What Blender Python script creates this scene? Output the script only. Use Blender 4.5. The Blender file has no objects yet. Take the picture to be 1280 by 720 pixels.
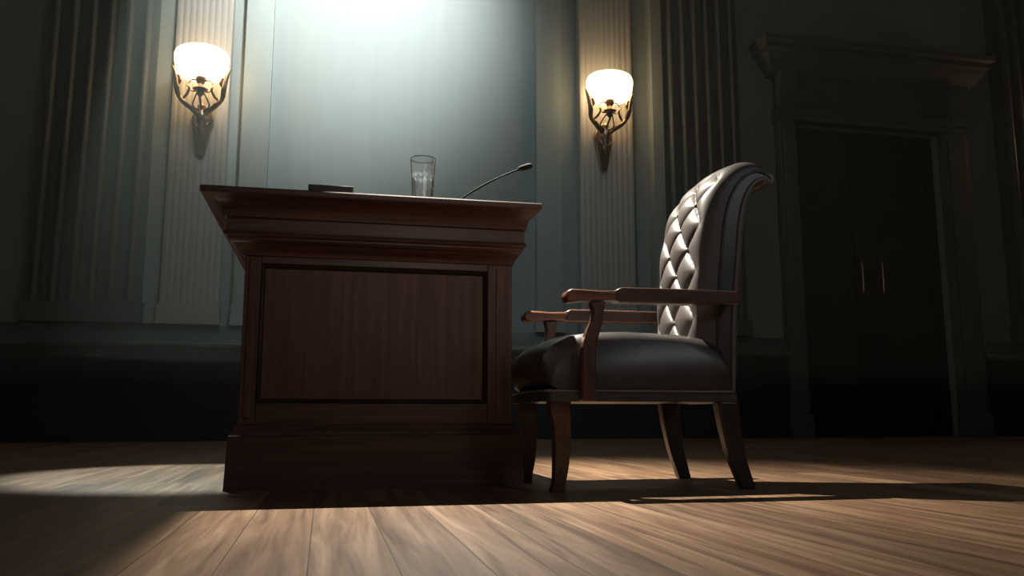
import bpy, bmesh, math, random
from mathutils import Vector, Matrix
random.seed(4)
SC = bpy.context.scene
COL = SC.collection

# ------------------------------------------------------------------ camera
YAW, PITCH, FPX = math.radians(12.5), math.atan(160/1050), 1050.0
cam_d = bpy.data.cameras.new('camera')
cam_d.sensor_width = 36.0
cam_d.lens = FPX/1280*36.0
cam_d.clip_start = 0.02
cam = bpy.data.objects.new('camera', cam_d)
COL.objects.link(cam)
cam.location = (0, 0, 0.28)
cam.rotation_euler = (math.pi/2+PITCH, 0, -YAW)
SC.camera = cam

# ------------------------------------------------------------------ world, lights, exposure
SC.view_settings.view_transform = 'Standard'
SC.view_settings.look = 'None'
SC.view_settings.gamma = 1.0
SC.view_settings.use_curve_mapping = False
SC.view_settings.exposure = 0.0
SC.cycles.max_bounces = 20; SC.cycles.transmission_bounces = 20; SC.cycles.volume_bounces = 1
world = bpy.data.worlds.new('dark_hall')
SC.world = world
world.use_nodes = True
world.node_tree.nodes['Background'].inputs[0].default_value = (0.35, 0.55, 0.65, 1)
world.node_tree.nodes['Background'].inputs[1].default_value = 0.004

def aim(o, target):
    o.rotation_euler = (Vector(target)-o.location).to_track_quat('-Z', 'Y').to_euler()
def spot(name, loc, target, watts, deg, blend, colour, size=0.05):
    l = bpy.data.lights.new(name, 'SPOT')
    l.energy = watts; l.spot_size = math.radians(deg); l.spot_blend = blend
    l.color = colour; l.shadow_soft_size = size
    o = bpy.data.objects.new(name, l); COL.objects.link(o)
    o.location = loc; aim(o, target); return o
def area(name, loc, target, watts, sx, sy, colour):
    l = bpy.data.lights.new(name, 'AREA')
    l.shape = 'RECTANGLE'; l.size = sx; l.size_y = sy; l.energy = watts; l.color = colour
    o = bpy.data.objects.new(name, l); COL.objects.link(o)
    o.location = loc; aim(o, target); return o
# the lamp over the desk, throwing shadows toward the camera and to the right
spot('desk_spotlight', (0.55, 4.05, 2.95), (0.62, 3.6, 0), 1500, 90, 1.0, (1.0, 0.93, 0.80), 0.009)
# the pool on the boards to the left of the desk
spot('floor_spotlight', (-1.6, 7.6, 5.4), (-0.62, 4.4, 0), 2800, 17, 0.5, (0.92, 1.0, 0.90), 0.05)
# ceiling lamp washing the middle of the back wall
spot('wall_spotlight', (0.45, 6.6, 7.3), (0.22, 10.2, 5.75), 2500, 66, 1.0, (0.985, 1.0, 0.95), 0.3)
# dim lamp in front, raised on the upper half of the desk
spot('front_spotlight', (0.9, -1.8, 1.7), (0.55, 3.4, 1.25), 62, 24, 1.0, (1.0, 0.90, 0.82), 0.25)
spot('lower_wall_fill', (1.2, 4.95, 7.3), (1.3, 10.2, 2.9), 230, 64, 1.0, (0.60, 0.90, 1.0), 0.4)  # cool fill added to lift the teal of the lower wall
area('chair_side_fill', (3.4, -0.6, 2.9), (1.5, 3.0, 0.8), 13, 0.9, 0.9, (0.86, 0.95, 1.0))  # fill added to put grey highlights on the near side of the chair
# weak soft fill, added behind and left of the camera without a fixture
area('front_left_fill', (-2.2, -1.5, 3.6), (0.4, 3.4, 0.9), 7, 1.6, 1.6, (0.95, 0.97, 1.0))

# ------------------------------------------------------------------ helpers
def tag(o, label=None, cat=None, group=None, kind=None):
    if label: o['label'] = label
    if cat: o['category'] = cat
    if group: o['group'] = group
    if kind: o['kind'] = kind
    return o
def empty(name, loc=(0, 0, 0)):
    o = bpy.data.objects.new(name, None); COL.objects.link(o)
    o.location = loc; o.empty_display_size = 0.1
    return o
def obj(name, bm, mat, parent=None, smooth=None):
    """links bm (world coordinates) as one mesh object; smooth = auto-smooth angle"""
    bmesh.ops.recalc_face_normals(bm, faces=bm.faces)
    if smooth:
        for f in bm.faces: f.smooth = True
        lim = math.radians(smooth)
        for e in bm.edges:
            if len(e.link_faces) == 2 and e.calc_face_angle(0) > lim: e.smooth = False
    off = Vector((0, 0, 0))
    p = parent
    while p is not None:
        off += p.location; p = p.parent
    if parent is not None:
        bmesh.ops.translate(bm, verts=bm.verts, vec=-off)
    me = bpy.data.meshes.new(name); bm.to_mesh(me); bm.free()
    o = bpy.data.objects.new(name, me); COL.objects.link(o)
    me.materials.append(mat)
    if parent is not None: o.parent = parent
    return o
def bevel(o, w, seg=3, ang=35):
    m = o.modifiers.new('bevel', 'BEVEL'); m.width = w; m.segments = seg
    m.limit_method = 'ANGLE'; m.angle_limit = math.radians(ang); m.harden_normals = False
    return o
def struct(name, bm, mat, smooth=None):
    o = obj(name, bm, mat, None, smooth); o['kind'] = 'structure'; return o

def box(bm, x0, x1, y0, y1, z0, z1):
    v = [bm.verts.new((x, y, z)) for z in (z0, z1) for (x, y) in ((x0, y0), (x1, y0), (x1, y1), (x0, y1))]
    for f in ((0, 3, 2, 1), (4, 5, 6, 7), (0, 1, 5, 4), (1, 2, 6, 5), (2, 3, 7, 6), (3, 0, 4, 7)):
        bm.faces.new([v[i] for i in f])
def prism(bm, pts, axis, a0, a1):
    """closed outline extruded along an axis: 'y' takes (x,z), 'z' takes (x,y), 'x' takes (y,z)"""
    def P(p, a):
        return {'y': (p[0], a, p[1]), 'z': (p[0], p[1], a), 'x': (a, p[0], p[1])}[axis]
    A = [bm.verts.new(P(p, a0)) for p in pts]; B = [bm.verts.new(P(p, a1)) for p in pts]
    n = len(pts)
    bm.faces.new(A); bm.faces.new(B[::-1])
    for i in range(n): bm.faces.new((A[i], B[i], B[(i+1) % n], A[(i+1) % n]))
def loft(bm, rings, cap=True, closed=True):
    R = [[bm.verts.new(p) for p in r] for r in rings]
    n = len(R[0])
    for a, b in zip(R, R[1:]):
        for i in range(n if closed else n-1):
            j = (i+1) % n
            bm.faces.new((a[i], a[j], b[j], b[i]))
    if cap:
        bm.faces.new(R[0][::-1]); bm.faces.new(R[-1])
def lathe(bm, prof, c, seg=32, squash=1.0):
    """profile of (radius, z) turned about the vertical through c"""
    rings = []
    for r, z in prof:
        r = max(r, 1e-4)
        rings.append([(c[0]+r*math.cos(2*math.pi*k/seg), c[1]+squash*r*math.sin(2*math.pi*k/seg), c[2]+z) for k in range(seg)])
    loft(bm, rings)
def catmull(pts, n=8):
    P = [Vector(p) for p in pts]
    P = [2*P[0]-P[1]] + P + [2*P[-1]-P[-2]]
    out = []
    for i in range(1, len(P)-2):
        for k in range(n):
            t = k/n
            a, b, c, d = P[i-1], P[i], P[i+1], P[i+2]
            out.append(0.5*((2*b)+(c-a)*t+(2*a-5*b+4*c-d)*t*t+(3*b-a-3*c+d)*t**3))
    out.append(P[-2]); return out
def tube(bm, pts, rad, seg=10, smooth_n=6):
    path = catmull(pts, smooth_n) if smooth_n else [Vector(p) for p in pts]
    n = len(path)
    rr = rad if isinstance(rad, (list, tuple)) else [rad]*2
    up = None; rings = []
    for i, p in enumerate(path):
        t = (path[min(i+1, n-1)]-path[max(i-1, 0)]).normalized()
        if up is None:
            up = Vector((0, 0, 1)) if abs(t.z) < 0.9 else Vector((0, 1, 0))
        s = t.cross(up).normalized(); up = s.cross(t).normalized()
        f = i/(n-1)*(len(rr)-1); k = min(int(f), len(rr)-2); r = rr[k]+(rr[k+1]-rr[k])*(f-k)
        rings.append([p+(s*math.cos(2*math.pi*q/seg)+up*math.sin(2*math.pi*q/seg))*r for q in range(seg)])
    loft(bm, rings)
def sphere(bm, c, rx, ry, rz, u=20, v=12):
    m = Matrix.Translation(c) @ Matrix.Diagonal((rx, ry, rz, 1))
    bmesh.ops.create_uvsphere(bm, u_segments=u, v_segments=v, radius=1, matrix=m)
def B(): return bmesh.new()

# ------------------------------------------------------------------ materials
def mat(name, colour=(0.5, 0.5, 0.5), rough=0.5, metal=0.0, spec=0.5, coat=0.0):
    m = bpy.data.materials.new(name); m.use_nodes = True
    b = m.node_tree.nodes['Principled BSDF']
    b.inputs['Base Color'].default_value = (*colour, 1)
    b.inputs['Roughness'].default_value = rough
    b.inputs['Metallic'].default_value = metal
    b.inputs['Specular IOR Level'].default_value = spec
    b.inputs['Coat Weight'].default_value = coat
    b.inputs['Coat Roughness'].default_value = 0.25
    return m, m.node_tree.nodes, m.node_tree.links, b
def ramp(N, stops):
    r = N.new('ShaderNodeValToRGB'); e = r.color_ramp.elements
    while len(e) < len(stops): e.new(0.5)
    for k, (p, c) in enumerate(stops): e[k].position = p; e[k].color = (*c, 1)
    return r
def mapped(N, L, scale, rot=(0, 0, 0)):
    tc = N.new('ShaderNodeTexCoord'); mp = N.new('ShaderNodeMapping')
    mp.inputs['Scale'].default_value = scale; mp.inputs['Rotation'].default_value = rot
    L.new(tc.outputs['Object'], mp.inputs['Vector']); return mp
def noise(N, L, mp, scale, detail=6, rough=0.6, dist=0.0):
    n = N.new('ShaderNodeTexNoise'); n.inputs['Scale'].default_value = scale
    n.inputs['Detail'].default_value = detail; n.inputs['Roughness'].default_value = rough
    n.inputs['Distortion'].default_value = dist
    L.new(mp.outputs[0], n.inputs['Vector']); return n
def bump(N, L, b, src, strength, dist=0.01):
    bp = N.new('ShaderNodeBump'); bp.inputs['Strength'].default_value = strength
    bp.inputs['Distance'].default_value = dist
    L.new(src, bp.inputs['Height']); L.new(bp.outputs[0], b.inputs['Normal'])

def wood(name, dark, light, grain_scale, rough=0.38, coat=0.25):
    m, N, L, b = mat(name, light, rough, coat=coat)
    mp = mapped(N, L, grain_scale)
    n = noise(N, L, mp, 1.0, 8, 0.62, 0.35)
    r = ramp(N, [(0.3, dark), (0.7, light)])
    L.new(n.outputs['Fac'], r.inputs[0]); L.new(r.outputs[0], b.inputs['Base Color'])
    bump(N, L, b, n.outputs['Fac'], 0.12, 0.004)
    return m
M_DESK = wood('mahogany_vertical_grain', (0.068, 0.029, 0.018), (0.165, 0.070, 0.043), (38, 38, 1.6), 0.55, 0.0)
M_DESKH = wood('mahogany_horizontal_grain', (0.060, 0.026, 0.017), (0.145, 0.062, 0.040), (1.8, 40, 40), 0.5, 0.08)
M_ARM = wood('walnut_arm_wood', (0.09, 0.035, 0.018), (0.22, 0.092, 0.048), (7, 60, 60), 0.3, 0.4)
M_LEG = wood('walnut_leg_wood', (0.05, 0.022, 0.014), (0.13, 0.056, 0.034), (60, 60, 6), 0.32, 0.4)
M_DLEG = wood('dark_stained_leg_wood', (0.018, 0.012, 0.010), (0.040, 0.024, 0.018), (60, 60, 6), 0.35, 0.3)

def leather(name, colour, rough=0.52):
    m, N, L, b = mat(name, colour, rough, spec=0.5, coat=0.18)
    b.inputs['Coat Roughness'].default_value = 0.38
    mp = mapped(N, L, (1, 1, 1))
    n = noise(N, L, mp, 9, 4, 0.55)
    r = ramp(N, [(0.3, tuple(c*0.75 for c in colour)), (0.7, tuple(c*1.2 for c in colour))])
    L.new(n.outputs['Fac'], r.inputs[0]); L.new(r.outputs[0], b.inputs['Base Color'])
    v = N.new('ShaderNodeTexVoronoi'); v.inputs['Scale'].default_value = 260
    L.new(mp.outputs[0], v.inputs['Vector'])
    bump(N, L, b, v.outputs['Distance'], 0.10, 0.002)
    return m
M_LEATH = leather('brown_leather', (0.080, 0.064, 0.058))
M_SHELL = leather('dark_leather', (0.055, 0.052, 0.052), 0.34)
M_SEAT = leather('seat_leather', (0.050, 0.042, 0.040), 0.34)
M_PIPE, *_ = mat('leather_piping', (0.16, 0.14, 0.13), 0.35)

def paint(name, colour, rough=0.75):
    m, N, L, b = mat(name, colour, rough)
    mp = mapped(N, L, (9, 9, 0.5))
    n = noise(N, L, mp, 1.0, 4, 0.6)
    r = ramp(N, [(0.25, tuple(c*0.95 for c in colour)), (0.75, tuple(c*1.03 for c in colour))])
    L.new(n.outputs['Fac'], r.inputs[0]); L.new(r.outputs[0], b.inputs['Base Color'])
    return m
M_WALL = paint('grey_green_wall_paint', (0.305, 0.355, 0.35))
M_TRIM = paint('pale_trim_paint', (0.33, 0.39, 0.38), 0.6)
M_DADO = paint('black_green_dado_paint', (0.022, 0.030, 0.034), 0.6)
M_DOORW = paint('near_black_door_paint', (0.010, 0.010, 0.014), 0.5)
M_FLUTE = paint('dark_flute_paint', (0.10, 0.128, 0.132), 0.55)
M_PANEL = paint('cream_panel_paint', (0.42, 0.42, 0.39), 0.6)
M_CASE = paint('dark_grey_casing_paint', (0.10, 0.135, 0.137), 0.6)
M_CEIL = paint('ceiling_paint', (0.25, 0.27, 0.27), 0.8)
M_BRONZE, *_ = mat('aged_bronze', (0.34, 0.25, 0.17), 0.32, 1.0)
M_BRASS, *_ = mat('brass_handle', (0.75, 0.6, 0.4), 0.25, 1.0)
M_BLACK, *_ = mat('matt_black_metal', (0.004, 0.004, 0.005), 0.7, spec=0.08)
M_FOAM, *_ = mat('black_foam', (0.008, 0.008, 0.009), 0.95)
M_COVER, *_ = mat('black_book_cover', (0.015, 0.018, 0.018), 0.45)
M_PAGES, *_ = mat('paper_pages', (0.75, 0.77, 0.74), 0.8)

def glow(name, colour, strength):
    m, N, L, b = mat(name, (0.9, 0.88, 0.8), 0.4)
    b.inputs['Emission Color'].default_value = (*colour, 1)
    b.inputs['Emission Strength'].default_value = strength
    return m
M_SHADE = glow('lit_opal_glass', (1.0, 0.66, 0.34), 6.5)

def glassmat(name, ior, colour=(1, 1, 1), rough=0.0):
    m, N, L, b = mat(name, colour, rough)
    b.inputs['Transmission Weight'].default_value = 1.0
    b.inputs['IOR'].default_value = ior
    return m
M_GLASS = glassmat('clear_glass', 1.5, rough=0.11)

def floor_mat():
    m, N, L, b = mat('oak_floorboards', (0.3, 0.18, 0.1), 0.36, coat=0.0)
    tc = N.new('ShaderNodeTexCoord')
    mp = N.new('ShaderNodeMapping'); mp.inputs['Rotation'].default_value = (0, 0, math.pi/2)
    mp.inputs['Location'].default_value = (0.3, 0.02, 0)
    L.new(tc.outputs['Object'], mp.inputs['Vector'])
    br = N.new('ShaderNodeTexBrick')
    br.inputs['Color1'].default_value = (0.0, 0, 0, 1); br.inputs['Color2'].default_value = (1, 1, 1, 1)
    br.inputs['Mortar'].default_value = (0.5, 0.5, 0.5, 1)
    br.inputs['Scale'].default_value = 1.0; br.inputs['Mortar Size'].default_value = 0.0014
    br.inputs['Mortar Smooth'].default_value = 0.3
    br.inputs['Brick Width'].default_value = 2.6; br.inputs['Row Height'].default_value = 0.165
    br.offset = 0.37; br.squash = 1.0
    L.new(mp.outputs[0], br.inputs['Vector'])
    # grain, shifted board by board
    g1 = N.new('ShaderNodeMapping'); g1.inputs['Scale'].default_value = (22, 1.1, 1)
    add = N.new('ShaderNodeVectorMath'); add.operation = 'ADD'
    mul = N.new('ShaderNodeVectorMath'); mul.operation = 'SCALE'; mul.inputs['Scale'].default_value = 7.0
    L.new(br.outputs['Color'], mul.inputs[0]); L.new(tc.outputs['Object'], add.inputs[0]); L.new(mul.outputs[0], add.inputs[1])
    L.new(add.outputs[0], g1.inputs['Vector'])
    n = noise(N, L, g1, 1.0, 8, 0.62, 0.8)
    r = ramp(N, [(0.28, (0.080, 0.040, 0.022)), (0.50, (0.20, 0.116, 0.066)), (0.74, (0.34, 0.22, 0.135))])
    L.new(n.outputs['Fac'], r.inputs[0])
    tone = N.new('ShaderNodeMapRange'); tone.inputs['To Min'].default_value = 0.6; tone.inputs['To Max'].default_value = 1.2
    L.new(br.outputs['Color'], tone.inputs['Value'])
    sc = N.new('ShaderNodeVectorMath'); sc.operation = 'SCALE'
    L.new(r.outputs[0], sc.inputs[0]); L.new(tone.outputs[0], sc.inputs['Scale'])
    mx = N.new('ShaderNodeMix'); mx.data_type = 'RGBA'
    L.new(br.outputs['Fac'], mx.inputs['Factor']); L.new(sc.outputs[0], mx.inputs['A'])
    mx.inputs['B'].default_value = (0.03, 0.018, 0.012, 1)
    L.new(mx.outputs['Result'], b.inputs['Base Color'])
    rr = N.new('ShaderNodeMapRange'); rr.inputs['To Min'].default_value = 0.30; rr.inputs['To Max'].default_value = 0.48
    L.new(n.outputs['Fac'], rr.inputs['Value']); L.new(rr.outputs[0], b.inputs['Roughness'])
    h = N.new('ShaderNodeMath'); h.operation = 'SUBTRACT'
    hm = N.new('ShaderNodeMath'); hm.operation = 'MULTIPLY'; hm.inputs[1].default_value = 0.15
    L.new(n.outputs['Fac'], hm.inputs[0]); L.new(hm.outputs[0], h.inputs[0]); L.new(br.outputs['Fac'], h.inputs[1])
    bump(N, L, b, h.outputs[0], 0.35, 0.003)
    return m
M_FLOOR = floor_mat()

# ------------------------------------------------------------------ the room
WY = 10.2; XL, XR, YB, ZC = -6.5, 13.0, -4.0, 7.6
bm = B(); box(bm, XL-.2, XR+.2, YB-.2, WY+1.2, -0.12, 0); struct('floor', bm, M_FLOOR)
bm = B(); box(bm, XL-.2, XR+.2, YB-.2, WY+1.2, ZC, ZC+.2); struct('ceiling', bm, M_CEIL)
bm = B(); box(bm, XL-.2, XL, YB, WY+1.2, 0, ZC); struct('wall_left', bm, M_WALL)
bm = B(); box(bm, XR, XR+.2, YB, WY+1.2, 0, ZC); struct('wall_right', bm, M_WALL)
bm = B(); box(bm, XL, XR, YB-.2, YB, 0, ZC); struct('wall_rear', bm, M_WALL)
D0, D1, DZ = 6.25, 8.62, 4.33            # doorway
bm = B()
box(bm, XL, D0, WY, WY+.3, 0, ZC); box(bm, D1, XR, WY, WY+.3, 0, ZC); box(bm, D0, D1, WY, WY+.3, DZ, ZC)
struct('wall_back', bm, M_WALL)
ZD = 1.05                                 # top of the dark dado
tn = [0]
def trim(bm, m, smooth=None):
    tn[0] += 1
    return struct('trim_%d' % tn[0], bm, m, smooth)
# dark dado, left and right of the door
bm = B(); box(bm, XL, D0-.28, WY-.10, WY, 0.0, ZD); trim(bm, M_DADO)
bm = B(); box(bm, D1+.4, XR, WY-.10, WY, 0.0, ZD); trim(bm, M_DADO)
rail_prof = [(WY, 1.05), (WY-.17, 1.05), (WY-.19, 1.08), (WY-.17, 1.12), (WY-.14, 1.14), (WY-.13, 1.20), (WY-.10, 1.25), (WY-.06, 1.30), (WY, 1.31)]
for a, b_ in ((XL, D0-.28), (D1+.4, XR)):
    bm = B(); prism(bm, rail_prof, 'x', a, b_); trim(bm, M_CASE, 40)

def fluted(x0, x1, n, proj=0.16, z0=1.31):
    """a pilaster with n raised rounded ribs"""
    pts = [(x0, WY), (x0, WY-proj)]
    w = (x1-x0-0.04)/n
    for k in range(n):
        a = x0+0.02+k*w
        for q in range(9):
            t = q/8*math.pi
            pts.append((a+w*0.28+(1-math.cos(t))*w*0.22, WY-proj-0.085*math.sin(t)**0.7))
    pts += [(x1, WY-proj), (x1, WY)]
    bm = B(); prism(bm, pts, 'z', z0+.22, ZC)
    box(bm, x0-.03, x1+.03, WY-proj-.06, WY, z0, z0+.22)
    return trim(bm, M_FLUTE, 50)
def strip(x0, x1, proj, z0=1.31, reed=0):
    bm = B()
    if reed:
        pts = [(x0, WY), (x0, WY-proj)]
        w = (x1-x0)/reed
        for k in range(reed):
            for q in range(1, 7):
                t = q/7*math.pi
                pts.append((x0+k*w+w*(1-math.cos(t))/2, WY-proj-0.012*math.sin(t)))
        pts += [(x1, WY-proj), (x1, WY)]
        prism(bm, pts, 'z', z0+.22, ZC)
        box(bm, x0-.02, x1+.02, WY-proj-.04, WY, z0, z0+.22)
        return trim(bm, M_PANEL, 60)
    box(bm, x0, x1, WY-proj, WY, z0, ZC)
    box(bm, x0-.02, x1+.02, WY-proj-.03, WY, z0, z0+.2)
    return trim(bm, M_TRIM)
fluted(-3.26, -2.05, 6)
strip(-2.05, -1.88, 0.10)
strip(-1.86, -1.22, 0.16, reed=9)
strip(-1.07, -0.75, 0.12)
strip(2.56, 2.90, 0.12)
strip(3.13, 3.86, 0.16, reed=10)
strip(4.12, 4.27, 0.22)
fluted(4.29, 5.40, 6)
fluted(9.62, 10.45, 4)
strip(10.47, 10.56, 0.10)
strip(10.62, 11.28, 0.16, reed=9)
# the door: casing, entablature, two leaves with handles
door = empty('door_1', (7.43, WY, 0)); tag(door, kind='structure')
def part(name, bm, m, parent, smooth=None): return obj(name, bm, m, parent, smooth)
for (a, b_) in ((D0-.25, D0), (D1, D1+.38)):
    bm = B(); box(bm, a, b_, WY-.16, WY, 0, DZ+.15)
    box(bm, a+.05, b_-.05, WY-.19, WY-.16, 0.3, DZ-.1)
    box(bm, a-.02, b_+.02, WY-.20, WY, 0, 0.3)
    bevel(part('jamb', bm, M_CASE, door), 0.012, 2)
bm = B(); prism(bm, [(WY, DZ), (WY-.18, DZ), (WY-.18, DZ+.07), (WY-.21, DZ+.09), (WY-.21, DZ+.16), (WY-.17, DZ+.2), (WY, DZ+.2)], 'x', D0-.27, D1+.4)
part('lintel_moulding', bm, M_CASE, door, 30)
bm = B(); box(bm, D0-.22, D1+.35, WY-.13, WY, DZ+.2, 5.0)
part('frieze', bm, M_CASE, door)
bm = B()
prof = [(WY, 4.98), (WY-.16, 4.98), (WY-.18, 5.03), (WY-.20, 5.05), (WY-.26, 5.10), (WY-.33, 5.18), (WY-.35, 5.24), (WY-.42, 5.26), (WY-.42, 5.33), (WY-.46, 5.36), (WY-.48, 5.42), (WY, 5.42)]
rings = []
for (y, z) in prof:
    o_ = (WY-y)*0.75
    rings.append([(D0-.22-o_, y, z), (D1+.35+o_, y, z), (D1+.35+o_, WY, z), (D0-.22-o_, WY, z)])
loft(bm, rings[1:-1])
part('cornice', bm, M_CASE, door, 30)
for xx, w in ((D0-.27, .24), (D1+.10, .24)):
    bm = B()
    prism(bm, [(WY-.1, 4.45), (WY-.20, 4.45), (WY-.24, 4.52), (WY-.22, 4.62), (WY-.24, 4.78), (WY-.30, 4.92), (WY-.30, 5.0), (WY-.1, 5.0)], 'x', xx, xx+w)
    part('bracket', bm, M_CASE, door, 40)
xm = (D0+D1)/2
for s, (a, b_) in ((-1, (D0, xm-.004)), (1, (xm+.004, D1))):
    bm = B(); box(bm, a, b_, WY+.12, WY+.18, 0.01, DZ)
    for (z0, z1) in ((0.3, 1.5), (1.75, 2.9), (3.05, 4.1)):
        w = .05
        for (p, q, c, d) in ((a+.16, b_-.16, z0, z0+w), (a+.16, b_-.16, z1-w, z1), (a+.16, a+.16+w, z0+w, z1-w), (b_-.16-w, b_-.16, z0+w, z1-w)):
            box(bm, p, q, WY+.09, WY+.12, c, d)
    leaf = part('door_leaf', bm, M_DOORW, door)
    hx = xm+s*0.16
    bm = B(); tube(bm, [(hx, WY+.12, 1.98), (hx, WY+.04, 1.98), (hx, WY+.02, 2.05), (hx, WY+.02, 2.35), (hx, WY+.04, 2.42), (hx, WY+.12, 2.42)], 0.016, 10)
    h = part('door_handle', bm, M_BRASS, leaf, 60); h['label'] = 'brass pull handle'

# ------------------------------------------------------------------ wall sconces
def sconce(x, z, y, label):
    """z is the middle of the glass shade; y the wall face it is fixed to"""
    root = empty('wall_sconce', (x, y, z))
    tag(root, label, 'wall lamp', 'bronze wall sconces with lit glass shades')
    yc = y-0.32
    def part(name, bm, m, parent, smooth=None):
        if name != 'glass_shade':
            for v in bm.verts: v.co.z = z+(v.co.z-z)*0.82
        return obj(name, bm, m, parent, smooth)
    bm = B()
    prof = [(0.10, -0.165), (0.21, -0.160), (0.252, -0.140), (0.275, -0.10), (0.290, -0.03), (0.300, 0.04), (0.300, 0.09), (0.285, 0.13), (0.255, 0.155), (0.235, 0.16), (0.22, 0.15), (0.21, 0.12)]
    lathe(bm, prof, (x, yc, z), 40, 0.9)
    part('glass_shade', bm, M_SHADE, root, 60)
    # long tapering backplate with a pointed tail
    bm = B()
    outl = [(0, -1.24), (0.05, -1.20), (0.075, -1.02), (0.10, -0.84), (0.125, -0.70), (0.10, -0.58), (0.055, -0.50), (0, -0.44)]
    pts = [(x+a, z+b_) for a, b_ in outl]+[(x-a, z+b_) for a, b_ in outl[1:-1][::-1]]
    prism(bm, pts, 'y', y-0.05, y)
    bevel(part('backplate', bm, M_BRONZE, root), 0.015, 2)
    bm = B()
    lathe(bm, [(0.004, -1.02), (0.03, -0.94), (0.045, -0.86), (0.03, -0.80), (0.055, -0.74), (0.065, -0.68), (0.04, -0.62), (0.035, -0.58), (0.05, -0.54), (0.02, -0.49)], (x, y-0.14, z), 20)
    for sx in (-1, 1):
        for k in range(3):
            tube(bm, [(x, y-0.14, z-0.90+k*0.1), (x+sx*0.05, y-0.16, z-0.84+k*0.1), (x+sx*0.085, y-0.15, z-0.76+k*0.1)], [0.016, 0.012, 0.004], 8, 4)
    tube(bm, [(x, y-0.13, z-0.72), (x, y-0.04, z-0.72)], 0.03, 10, 2)
    part('stem', bm, M_BRONZE, root, 50)
    for sx in (-1, 1):
        bm = B()
        tube(bm, [(x+sx*0.03, y-0.14, z-0.66), (x+sx*0.10, y-0.17, z-0.60), (x+sx*0.17, y-0.24, z-0.55), (x+sx*0.235, yc+.06, z-0.46), (x+sx*0.255, yc, z-0.36), (x+sx*0.265, yc, z-0.24), (x+sx*0.29, yc, z-0.13), (x+sx*0.318, yc, z-0.05)],
             [0.036, 0.030, 0.034, 0.028, 0.032, 0.034, 0.022, 0.009], 10, 6)
        # leaf curls on the arm
        tube(bm, [(x+sx*0.255, yc, z-0.34), (x+sx*0.22, yc-.02, z-0.27), (x+sx*0.235, yc-.02, z-0.20), (x+sx*0.27, yc-.02, z-0.22)], [0.018, 0.020, 0.014, 0.006], 8, 5)
        tube(bm, [(x+sx*0.21, yc+.08, z-0.50), (x+sx*0.15, yc+.04, z-0.44), (x+sx*0.12, yc, z-0.36), (x+sx*0.15, yc-.02, z-0.33)], [0.014, 0.016, 0.012, 0.004], 8, 5)
        part('scroll_arm', bm, M_BRONZE, root, 60)
    # middle candle holder with a ring of small scrolls under the shade
    bm = B()
    lathe(bm, [(0.006, -0.50), (0.02, -0.47), (0.045, -0.44), (0.03, -0.41), (0.07, -0.385), (0.085, -0.37), (0.03, -0.36), (0.025, -0.30), (0.05, -0.27), (0.06, -0.20), (0.11, -0.185), (0.115, -0.17), (0.02, -0.163)], (x, yc, z), 24)
    tube(bm, [(x, y-0.14, z-0.60), (x, y-0.22, z-0.55), (x, yc, z-0.49)], 0.014, 8, 5)
    for sx in (-1, 1):
        c_ = [(x+sx*(0.075+0.062*math.cos(a_)), yc+.02, z-0.31+0.085*math.sin(a_)) for a_ in [k_*math.pi/5+0.3 for k_ in range(10)]]
        tube(bm, c_, [0.008, 0.014, 0.012, 0.006], 8, 4)
        tube(bm, [(x+sx*0.02, y-.16, z-.62), (x+sx*0.09, y-.2, z-.56), (x+sx*0.07, y-.24, z-.48), (x+sx*0.03, yc, z-.40)], [0.014, 0.010, 0.008], 8, 5)
    part('lamp_holder', bm, M_BRONZE, root, 50)
    return root
sconce(-1.50, 4.28, WY-.165, 'wall sconce with lit glass shade above the left end of the desk')
sconce(3.43, 4.42, WY-.165, 'wall sconce with lit glass shade between the microphone and the armchair')
sconce(10.95, 4.42, WY-.165, 'wall sconce to the right of the dark doorway')

# ------------------------------------------------------------------ the desk
DX0, DX1, DY0, DY1 = -0.325, 0.765, 3.45, 4.12
desk = empty('podium_desk', ((DX0+DX1)/2, (DY0+DY1)/2, 0))
tag(desk, 'dark mahogany podium desk with moulded top, recessed front panel and heavy plinth', 'desk')
def ring(l, r, fr, bk, z):
    return [(DX0-l, DY0-fr, z), (DX1+r, DY0-fr, z), (DX1+r, DY1+bk, z), (DX0-l, DY1+bk, z)]
def moulding(prof, L_, R_, F_, K_):
    bm = B(); loft(bm, [ring(o_*L_, o_*R_, o_*F_, o_*K_, z) for o_, z in prof]); return bm
# tabletop: thin edge and sloping cove
cove = [(0.50+0.42*(1-math.cos(t*math.pi/2))*0.9+0.04*t, 1.048+0.062*math.sin(t*math.pi/2)**0.9) for t in [k/8 for k in range(9)]]
top_prof = [(0.47, 1.046)]+cove+[(0.985, 1.112), (1.0, 1.116), (1.0, 1.132), (0.985, 1.137)]
bm = moulding(top_prof, 0.155, 0.075, 0.225, 0.10)
part('tabletop', bm, M_DESKH, desk, 30)
fas = [(0.30, 0.955), (0.36, 0.958), (0.40, 0.966), (0.40, 0.972), (0.47, 0.976), (0.50, 0.984), (0.47, 0.992), (0.43, 0.994), (0.43, 1.046)]
bm = moulding(fas, 0.155, 0.075, 0.225, 0.10)
part('fascia', bm, M_DESKH, desk, 30)
neck = [(0.0, 0.915), (0.05, 0.915), (0.07, 0.925), (0.12, 0.935), (0.20, 0.944), (0.26, 0.955)]
bm = moulding(neck, 0.155, 0.085, 0.225, 0.10)
part('neck_moulding', bm, M_DESKH, desk, 30)
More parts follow.
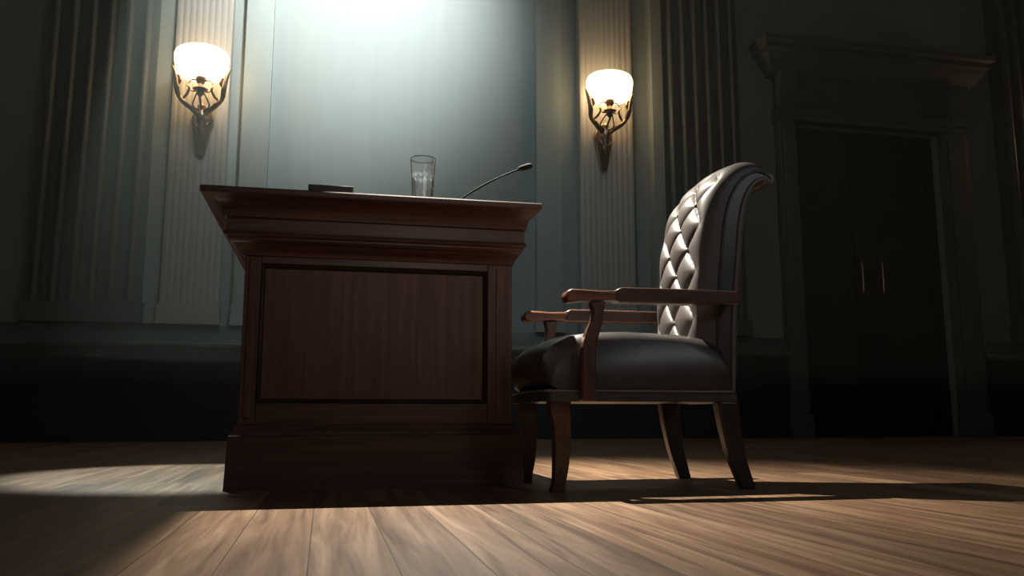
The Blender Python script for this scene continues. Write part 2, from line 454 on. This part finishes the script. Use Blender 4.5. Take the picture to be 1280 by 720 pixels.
# carcass with recessed front panel
bm = B(); box(bm, DX0+.002, DX1-.002, DY0+.035, DY1, 0.22, 0.93); part('carcass', bm, M_DESK, desk)
def ffr(name, x0, x1, z0, z1, m, y0=DY0, y1=DY0+.04):
    bm = B(); box(bm, x0, x1, y0, y1, z0, z1); return bevel(part(name, bm, m, desk), 0.004, 2)
ffr('stile', DX0, DX0+.062, 0.245, 0.92, M_DESK)
ffr('stile', DX1-.105, DX1, 0.245, 0.92, M_DESK)
ffr('rail', DX0+.062, DX1-.105, 0.885, 0.92, M_DESKH)
ffr('rail', DX0+.062, DX1-.105, 0.245, 0.33, M_DESKH)
px0, px1, pz0, pz1 = DX0+.062, DX1-.105, 0.33, 0.885
bm = B()
loft(bm, [[(px0+o_, y, pz0+o_), (px1-o_, y, pz0+o_), (px1-o_, y, pz1-o_), (px0+o_, y, pz1-o_)] for o_, y in ((0, DY0+.036), (0, DY0+.008), (.004, DY0+.004), (.010, DY0+.008), (.014, DY0+.018), (.020, DY0+.024))], cap=False)
part('panel_beading', bm, M_DLEG, desk, 40)
ffr('front_panel', px0+.004, px1-.004, pz0+.004, pz1-.004, M_DESK, DY0+.022, DY0+.040)
# narrow raised slips on the stiles
ffr('stile_slip', DX0+.016, DX0+.044, 0.27, 0.90, M_DESK, DY0-.006, DY0+.002)
ffr('stile_slip', DX1-.070, DX1-.034, 0.27, 0.90, M_DESK, DY0-.006, DY0+.002)
# plinth
pl = [(0.62, 0.0), (0.60, 0.02), (0.56, 0.10), (0.50, 0.19), (0.50, 0.203), (0.38, 0.208), (0.34, 0.216), (0.22, 0.224), (0.14, 0.238), (0.04, 0.248), (0.0, 0.25)]
bm = moulding(pl, 0.060, 0.065, 0.09, 0.06)
part('plinth', bm, M_DESKH, desk, 30)

# ------------------------------------------------------------------ things on the desk
TZ = 1.137
# closed black book with pale page edges, lying near the front edge
bk = empty('book', (0.0, 3.36, TZ))
tag(bk, 'thin black book lying flat on the left half of the desk', 'book')
bm = B(); box(bm, -0.085, 0.083, 3.29, 3.44, TZ+.004, TZ+.036); part('pages', bm, M_PAGES, bk)['label'] = 'pale page block'
bm = B(); box(bm, -0.088, 0.088, 3.285, 3.445, TZ, TZ+.004); box(bm, -0.088, 0.088, 3.285, 3.445, TZ+.036, TZ+.040)
box(bm, -0.088, 0.084, 3.283, 3.288, TZ, TZ+.040)
bevel(part('cover', bm, M_COVER, bk), 0.001, 1)

# tall tumbler
gx, gy = 0.383, 3.50
gl = empty('water_glass', (gx, gy, TZ))
tag(gl, 'tall clear drinking glass standing on the desk', 'glass')
bm = B()
H_ = 0.240
outer = [(0.001, 0.0), (0.040, 0.0), (0.0425, 0.001), (0.0435, 0.004), (0.0436, 0.008), (0.0455, 0.08), (0.0475, 0.150), (0.0480, 0.156), (0.0500, 0.163), (0.0506, 0.170), (0.0530, 0.205), (0.0550, H_-.006), (0.0552, H_-.002)]
inner = [(0.0545, H_), (0.0530, H_), (0.0524, H_-.002), (0.0522, H_-.006), (0.0500, 0.205), (0.0475, 0.170), (0.0440, 0.10), (0.0405, 0.034), (0.0400, 0.030), (0.038, 0.024), (0.030, 0.021), (0.001, 0.020)]
rings = []
for q, (r_, z_) in enumerate(outer+inner):
    ring_ = []
    for k in range(96):
        a_ = 2*math.pi*k/96
        fl = 0.0012*math.cos(12*a_) if (q in (4, 5, 6)) else 0.0
        ring_.append((gx+(r_+fl)*math.cos(a_), gy+(r_+fl)*math.sin(a_), TZ+z_))
    rings.append(ring_)
loft(bm, rings)
part('tumbler', bm, M_GLASS, gl, 50)

# gooseneck microphone
mc = empty('gooseneck_microphone', (0.52, 3.52, TZ))
tag(mc, 'black gooseneck microphone leaning to the right over the desk edge', 'microphone')
bm = B(); lathe(bm, [(0.030, 0.0), (0.034, 0.003), (0.032, 0.012), (0.012, 0.018), (0.009, 0.03), (0.001, 0.031)], (0.51, 3.52, TZ), 28)
part('base', bm, M_BLACK, mc, 40)
bm = B(); tube(bm, [(0.508, 3.52, TZ+.02), (0.516, 3.52, 1.176), (0.545, 3.52, 1.207), (0.640, 3.52, 1.274), (0.73, 3.52, 1.325), (0.815, 3.52, 1.366)], [0.0045, 0.0042, 0.0038], 10, 8)
part('gooseneck', bm, M_BLACK, mc, 60)
bm = B(); tube(bm, [(0.808, 3.52, 1.363), (0.816, 3.52, 1.367), (0.826, 3.52, 1.3705), (0.845, 3.52, 1.377), (0.862, 3.52, 1.383), (0.872, 3.52, 1.386)], [0.006, 0.011, 0.0125, 0.0135, 0.013, 0.007], 14, 4)
part('microphone_head', bm, M_FOAM, mc, 60)

# ------------------------------------------------------------------ the armchair
YN, YF = 3.05, 3.66
ch = empty('leather_armchair', (1.2, (YN+YF)/2, 0))
tag(ch, 'dark brown leather armchair with tufted scroll back and wooden arms beside the desk', 'armchair')
# seat cushion
prof = [(0.86, .376), (0.815, .40), (0.795, .45), (0.805, .505), (0.845, .548), (0.91, .578), (1.00, .594), (1.12, .600), (1.24, .597), (1.36, .591), (1.44, .580), (1.50, .562), (1.535, .53), (1.555, .47), (1.56, .376)]
bm = B(); rings = []
cx, cz = 1.17, .45
NS = 22
for k in range(NS+1):
    v = -1+2*k/NS
    e = abs(v)
    t = max(0.0, (e-0.91)/0.09)
    s = math.sqrt(max(0, 1-t*t))*0.040-0.040          # rounded shoulder
    bul = 0.016*(1-e*e)
    y = (YN+YF)/2+v*(YF-YN)/2
    r_ = []
    for (x, z) in prof:
        w = max(0, min(1, (z-.376)/.10))
        front = max(0, min(1, (1.0-x)/.2))
        r_.append((x+front*w*(-s*1.2-bul*.8)*1.0, y, z+w*(s*0.8+bul)*(0.6+0.4*w)))
    rings.append(r_)
loft(bm, rings)
part('seat_cushion', bm, M_SEAT, ch, 50)
rail_pts = [(0.85, YN-.004), (0.80, YN+.03), (0.785, (YN+YF)/2), (0.80, YF-.03), (0.85, YF+.004)]
bm = B()
loop = [Vector((1.56, YN-.004, .374)), Vector((1.2, YN-.006, .374))]+[Vector((a, b_, .374)) for a, b_ in rail_pts]+[Vector((1.2, YF+.006, .374)), Vector((1.56, YF+.004, .374))]
tube(bm, loop, 0.0045, 8, 6)
part('seat_piping', bm, M_PIPE, ch, 60)
bm = B()
o1 = catmull([(a, b_, 0) for a, b_ in rail_pts], 6)
outl = [(1.58, YN+.002)]+[(p.x+.008, p.y) for p in o1]+[(1.58, YF-.002)]
prism(bm, outl, 'z', .334, .370)
part('seat_rail', bm, M_SHELL, ch, 40)

# backrest: curves of its front face and its rear face, side view
FR = [(1.445, .40), (1.425, .55), (1.428, .70), (1.440, .85), (1.456, 1.00), (1.482, 1.12), (1.532, 1.222), (1.605, 1.295), (1.685, 1.330), (1.752, 1.315), (1.788, 1.268)]
BK = [(1.585, .33), (1.600, .50), (1.608, .65), (1.622, .79), (1.640, .93), (1.652, 1.05), (1.672, 1.145), (1.702, 1.208), (1.735, 1.238), (1.762, 1.243), (1.782, 1.240)]
F3 = catmull([(a, 0, b_) for a, b_ in FR], 12); K3 = catmull([(a, 0, b_) for a, b_ in BK], 12)
n_ = len(F3)
YA, YZ = 3.075, 3.515          # near and far side of the back
# shell: the rear 45 per cent of the thickness
bm = B(); rings = []
for i in range(n_):
    a = F3[i].lerp(K3[i], 0.52); b_ = K3[i]
    w = 0.0
    rings.append([(a.x, YA+w, a.z), (b_.x, YA+w, b_.z), (b_.x, YZ-w, b_.z), (a.x, YZ-w, a.z)])
loft(bm, rings)
sh = part('back_shell', bm, M_SHELL, ch, 50); bevel(sh, 0.012, 3, 50)
# tufted pad
tot = [0.0]
for i in range(1, n_): tot.append(tot[-1]+(F3[i]-F3[i-1]).length)
LEN = tot[-1]
def fpt(s):
    s = max(0, min(LEN, s))
    for i in range(1, n_):
        if tot[i] >= s:
            k = (s-tot[i-1])/(tot[i]-tot[i-1]); return F3[i-1].lerp(F3[i], k), K3[i-1].lerp(K3[i], k)
    return F3[-1], K3[-1]
ROW = 0.100; COLW = 0.185
YM = (YA+YZ)/2
btn = []
r_i = 0
s = 0.17
while s < LEN-0.25:
    offs = (-0.5, 0.5) if r_i % 2 == 0 else (0,)
    for q in offs: btn.append((s, YM+q*COLW))
    s += ROW; r_i += 1
s_lo, s_hi = 0.17, 0.17+ROW*(r_i-1)
def tuft(s, y):
    """0 at the buttons and along the diagonal pleats, 1 on the pillow tops"""
    a = (y-YM)/COLW+0.5; b_ = (s-s_lo)/(2*ROW)
    u = a+b_; v = a-b_                      # buttons at integer u, v
    fu = abs(math.sin(math.pi*u)); fv = abs(math.sin(math.pi*v))
    p = (fu*fv)**0.38
    pleat = min(fu, fv)**0.38
    val = 0.5*p+0.5*pleat
    # plain outside of the buttoned area
    fade = 1.0
    fade *= max(0, min(1, (s-s_lo+ROW*.75)/(ROW*.6))) * max(0, min(1, (s_hi+ROW*.9-s)/(ROW*.8)))
    ed = min(y-YA, YZ-y)
    fade *= max(0, min(1, (ed-.020)/.045))
    return 1-fade*(1-val)
bm = B(); rings = []
NV, NU = 190, 96
for i in range(NV+1):
    s = LEN*i/NV
    f, b_ = fpt(s); c = f.lerp(b_, 0.54)
    d = (f-c); th = d.length; d.normalize()
    endt = min(1, (LEN-s)/0.05, (s+.02)/0.05); endf = math.sqrt(max(0, 1-(1-endt)**2))
    row = []
    for j in range(NU+1):
        yv = j/NU
        y = YA+(YZ-YA)*yv
        e = min(yv, 1-yv)*(YZ-YA)
        R_ = 0.060
        t = max(0, 1-e/R_); side = math.sqrt(max(0, 1-t*t))
        bul = 0.018*math.sin(math.pi*yv)
        h = (th*(0.38+0.62*side)+bul)*(0.75+0.25*endf) - 0.036*(1-tuft(s, y))
        p = c+d*h
        row.append((p.x, y, p.z))
    row = [(c.x, YA, c.z)]+row+[(c.x, YZ, c.z)]
    rings.append(row)
loft(bm, rings, cap=False)
bmesh.ops.contextual_create(bm, geom=[e for e in bm.edges if e.is_boundary])
part('tufted_pad', bm, M_LEATH, ch, 70)
for (s, y) in btn:
    f, b_ = fpt(s); c = f.lerp(b_, .54); d = (f-c); th = d.length; d.normalize()
    p = c+d*(th-0.010)
    bm = B(); sphere(bm, (p.x, y, p.z), .009, .010, .009, 12, 8)
    part('button', bm, M_SHELL, ch, 60)
# piping along the seam and the rear edge, near and far
for yy in (YA-.002, YZ+.002):
    bm = B(); tube(bm, [(F3[i].lerp(K3[i], 0.53).x, yy, F3[i].lerp(K3[i], 0.53).z) for i in range(0, n_, 6)], 0.006, 8, 3)
    part('back_piping', bm, M_SHELL, ch, 60)
    bm = B(); tube(bm, [(F3[i].lerp(K3[i], 0.90).x, yy, F3[i].lerp(K3[i], 0.90).z) for i in range(0, n_, 6)], 0.010, 10, 3)
    part('back_piping', bm, M_PIPE, ch, 60)
# rolled end of the scroll
bm = B(); tube(bm, [(1.776, YA-.004, 1.256), (1.776, YZ+.004, 1.256)], 0.021, 18, 2)
part('scroll_roll', bm, M_SHELL, ch, 50)

# arms
def arm(yc):
    bm = B()
    w = 0.036
    hand = [(0.866, .724), (0.872, .742), (0.890, .751), (0.93, .750), (1.00, .747), (1.075, .750), (1.075, .712), (1.00, .711), (0.93, .706), (0.885, .700), (0.870, .708)]
    prism(bm, hand, 'y', yc-w, yc+w)
    a = part('armrest', bm, M_ARM, ch, 40); bevel(a, 0.009, 3, 40)
    bm = B()
    pad = [(1.060, .716), (1.064, .752), (1.085, .762), (1.30, .764), (1.56, .762), (1.575, .750), (1.572, .712), (1.30, .706), (1.07, .706)]
    prism(bm, pad, 'y', yc-w-.004, yc+w+.004)
    p = part('arm_pad', bm, M_SHELL if False else M_ARM2, a, 40); bevel(p, 0.010, 3, 40)
    # curved support from seat rail to armrest
    lft = catmull([(0.930, 0, .335), (0.930, 0, .44), (0.934, 0, .53), (0.950, 0, .590), (0.972, 0, .635), (0.976, 0, .670), (0.968, 0, .708)], 5)
    rgt = catmull([(0.986, 0, .335), (0.986, 0, .44), (0.988, 0, .53), (1.002, 0, .590), (1.016, 0, .635), (1.020, 0, .670), (1.028, 0, .708)], 5)
    bm = B(); prism(bm, [(p.x, p.z) for p in lft]+[(p.x, p.z) for p in rgt[::-1]], 'y', yc-.022, yc+.022)
    s_ = part('arm_support', bm, M_LEG, ch, 40); bevel(s_, 0.006, 2, 40)
M_ARM2 = wood('dark_walnut_arm_wood', (0.06, 0.030, 0.022), (0.12, 0.058, 0.040), (7, 60, 60), 0.28, 0.5)
arm(3.015); arm(3.695)

# legs
def leg(pts, m, name='leg'):
    """pts: (x, y, z, half width x, half width y) from the top down"""
    path = catmull([p[:3] for p in pts], 6); n = len(path)
    rings = []
    for i, p in enumerate(path):
        f = i/(n-1)*(len(pts)-1); k = min(int(f), len(pts)-2); t = f-k
        hx = pts[k][3]*(1-t)+pts[k+1][3]*t; hy = pts[k][4]*(1-t)+pts[k+1][4]*t
        rings.append([(p.x-hx, p.y-hy, p.z), (p.x+hx, p.y-hy, p.z), (p.x+hx, p.y+hy, p.z), (p.x-hx, p.y+hy, p.z)])
    bm = B(); loft(bm, rings)
    return bevel(part(name, bm, m, ch, 30), 0.007, 3, 40)
for y, s in ((YN+.055, -1), (YF-.04, 1)):
    leg([(0.872, y, .365, .042, .034), (0.868, y, .30, .038, .034), (0.878, y, .24, .033, .030), (0.876, y, .12, .028, .026), (0.868, y, .04, .023, .022), (0.862, y, .014, .025, .024), (0.860, y, 0, .027, .025)], M_LEG)
for y, s in ((YN+.030, -1), (YF-.01, 1)):
    leg([(1.545, y, .335, .046, .028), (1.556, y+s*.000, .24, .042, .026), (1.575, y+s*.004, .13, .035, .023), (1.603, y+s*.010, .04, .031, .021), (1.616, y+s*.014, 0, .030, .020)], M_DLEG)

# ------------------------------------------------------------------ stage lamp above the desk (source of the desk light)
lamp = empty('stage_lamp', (0.55, 4.05, 3.3))
tag(lamp, 'black stage lamp hanging on a rod above the desk', 'stage lamp')
bm = B(); rings = []
for r_, z_ in ((0.10, 2.93), (0.10, 3.22), (0.05, 3.30), (0.001, 3.30)):
    rings.append([(0.55+r_*math.cos(k*math.pi/14), 4.05+r_*math.sin(k*math.pi/14), z_) for k in range(28)])
rings = rings+[[(0.55+r_*math.cos(k*math.pi/14), 4.05+r_*math.sin(k*math.pi/14), z_) for k in range(28)] for r_, z_ in ((0.001, 3.29), (0.045, 3.29), (0.092, 3.21), (0.092, 2.93))]
loft(bm, rings, cap=False); part('housing', bm, M_BLACK, lamp, 40)
bm = B(); tube(bm, [(0.55, 4.05, 3.29), (0.55, 4.05, 7.6)], 0.012, 10, 2); part('rod', bm, M_BLACK, lamp, 60)
bm = B(); prism(bm, [(0.445, 2.62), (0.448, 2.615), (0.452, 2.93), (0.449, 2.93)], 'y', 3.72, 4.38)  # unseen plate added to keep the desk light off the boards at left
part('light_blocker', bm, M_BLACK, lamp)

# ------------------------------------------------------------------ thin haze hanging in the back of the hall
hm = bpy.data.materials.new('haze'); hm.use_nodes = True
hm.node_tree.nodes.clear()
vo = hm.node_tree.nodes.new('ShaderNodeOutputMaterial'); vs = hm.node_tree.nodes.new('ShaderNodeVolumeScatter')
vs.inputs['Density'].default_value = 0.017; vs.inputs['Anisotropy'].default_value = 0.2
vs.inputs['Color'].default_value = (0.92, 1.0, 0.98, 1)
hm.node_tree.links.new(vs.outputs[0], vo.inputs['Volume'])
bm = B(); box(bm, XL+.05, XR-.05, 4.9, 9.30, 0.6, ZC-.03)
hz = obj('haze', bm, hm)
tag(hz, 'thin pale haze hanging in the light in front of the back wall', 'haze', kind='stuff')
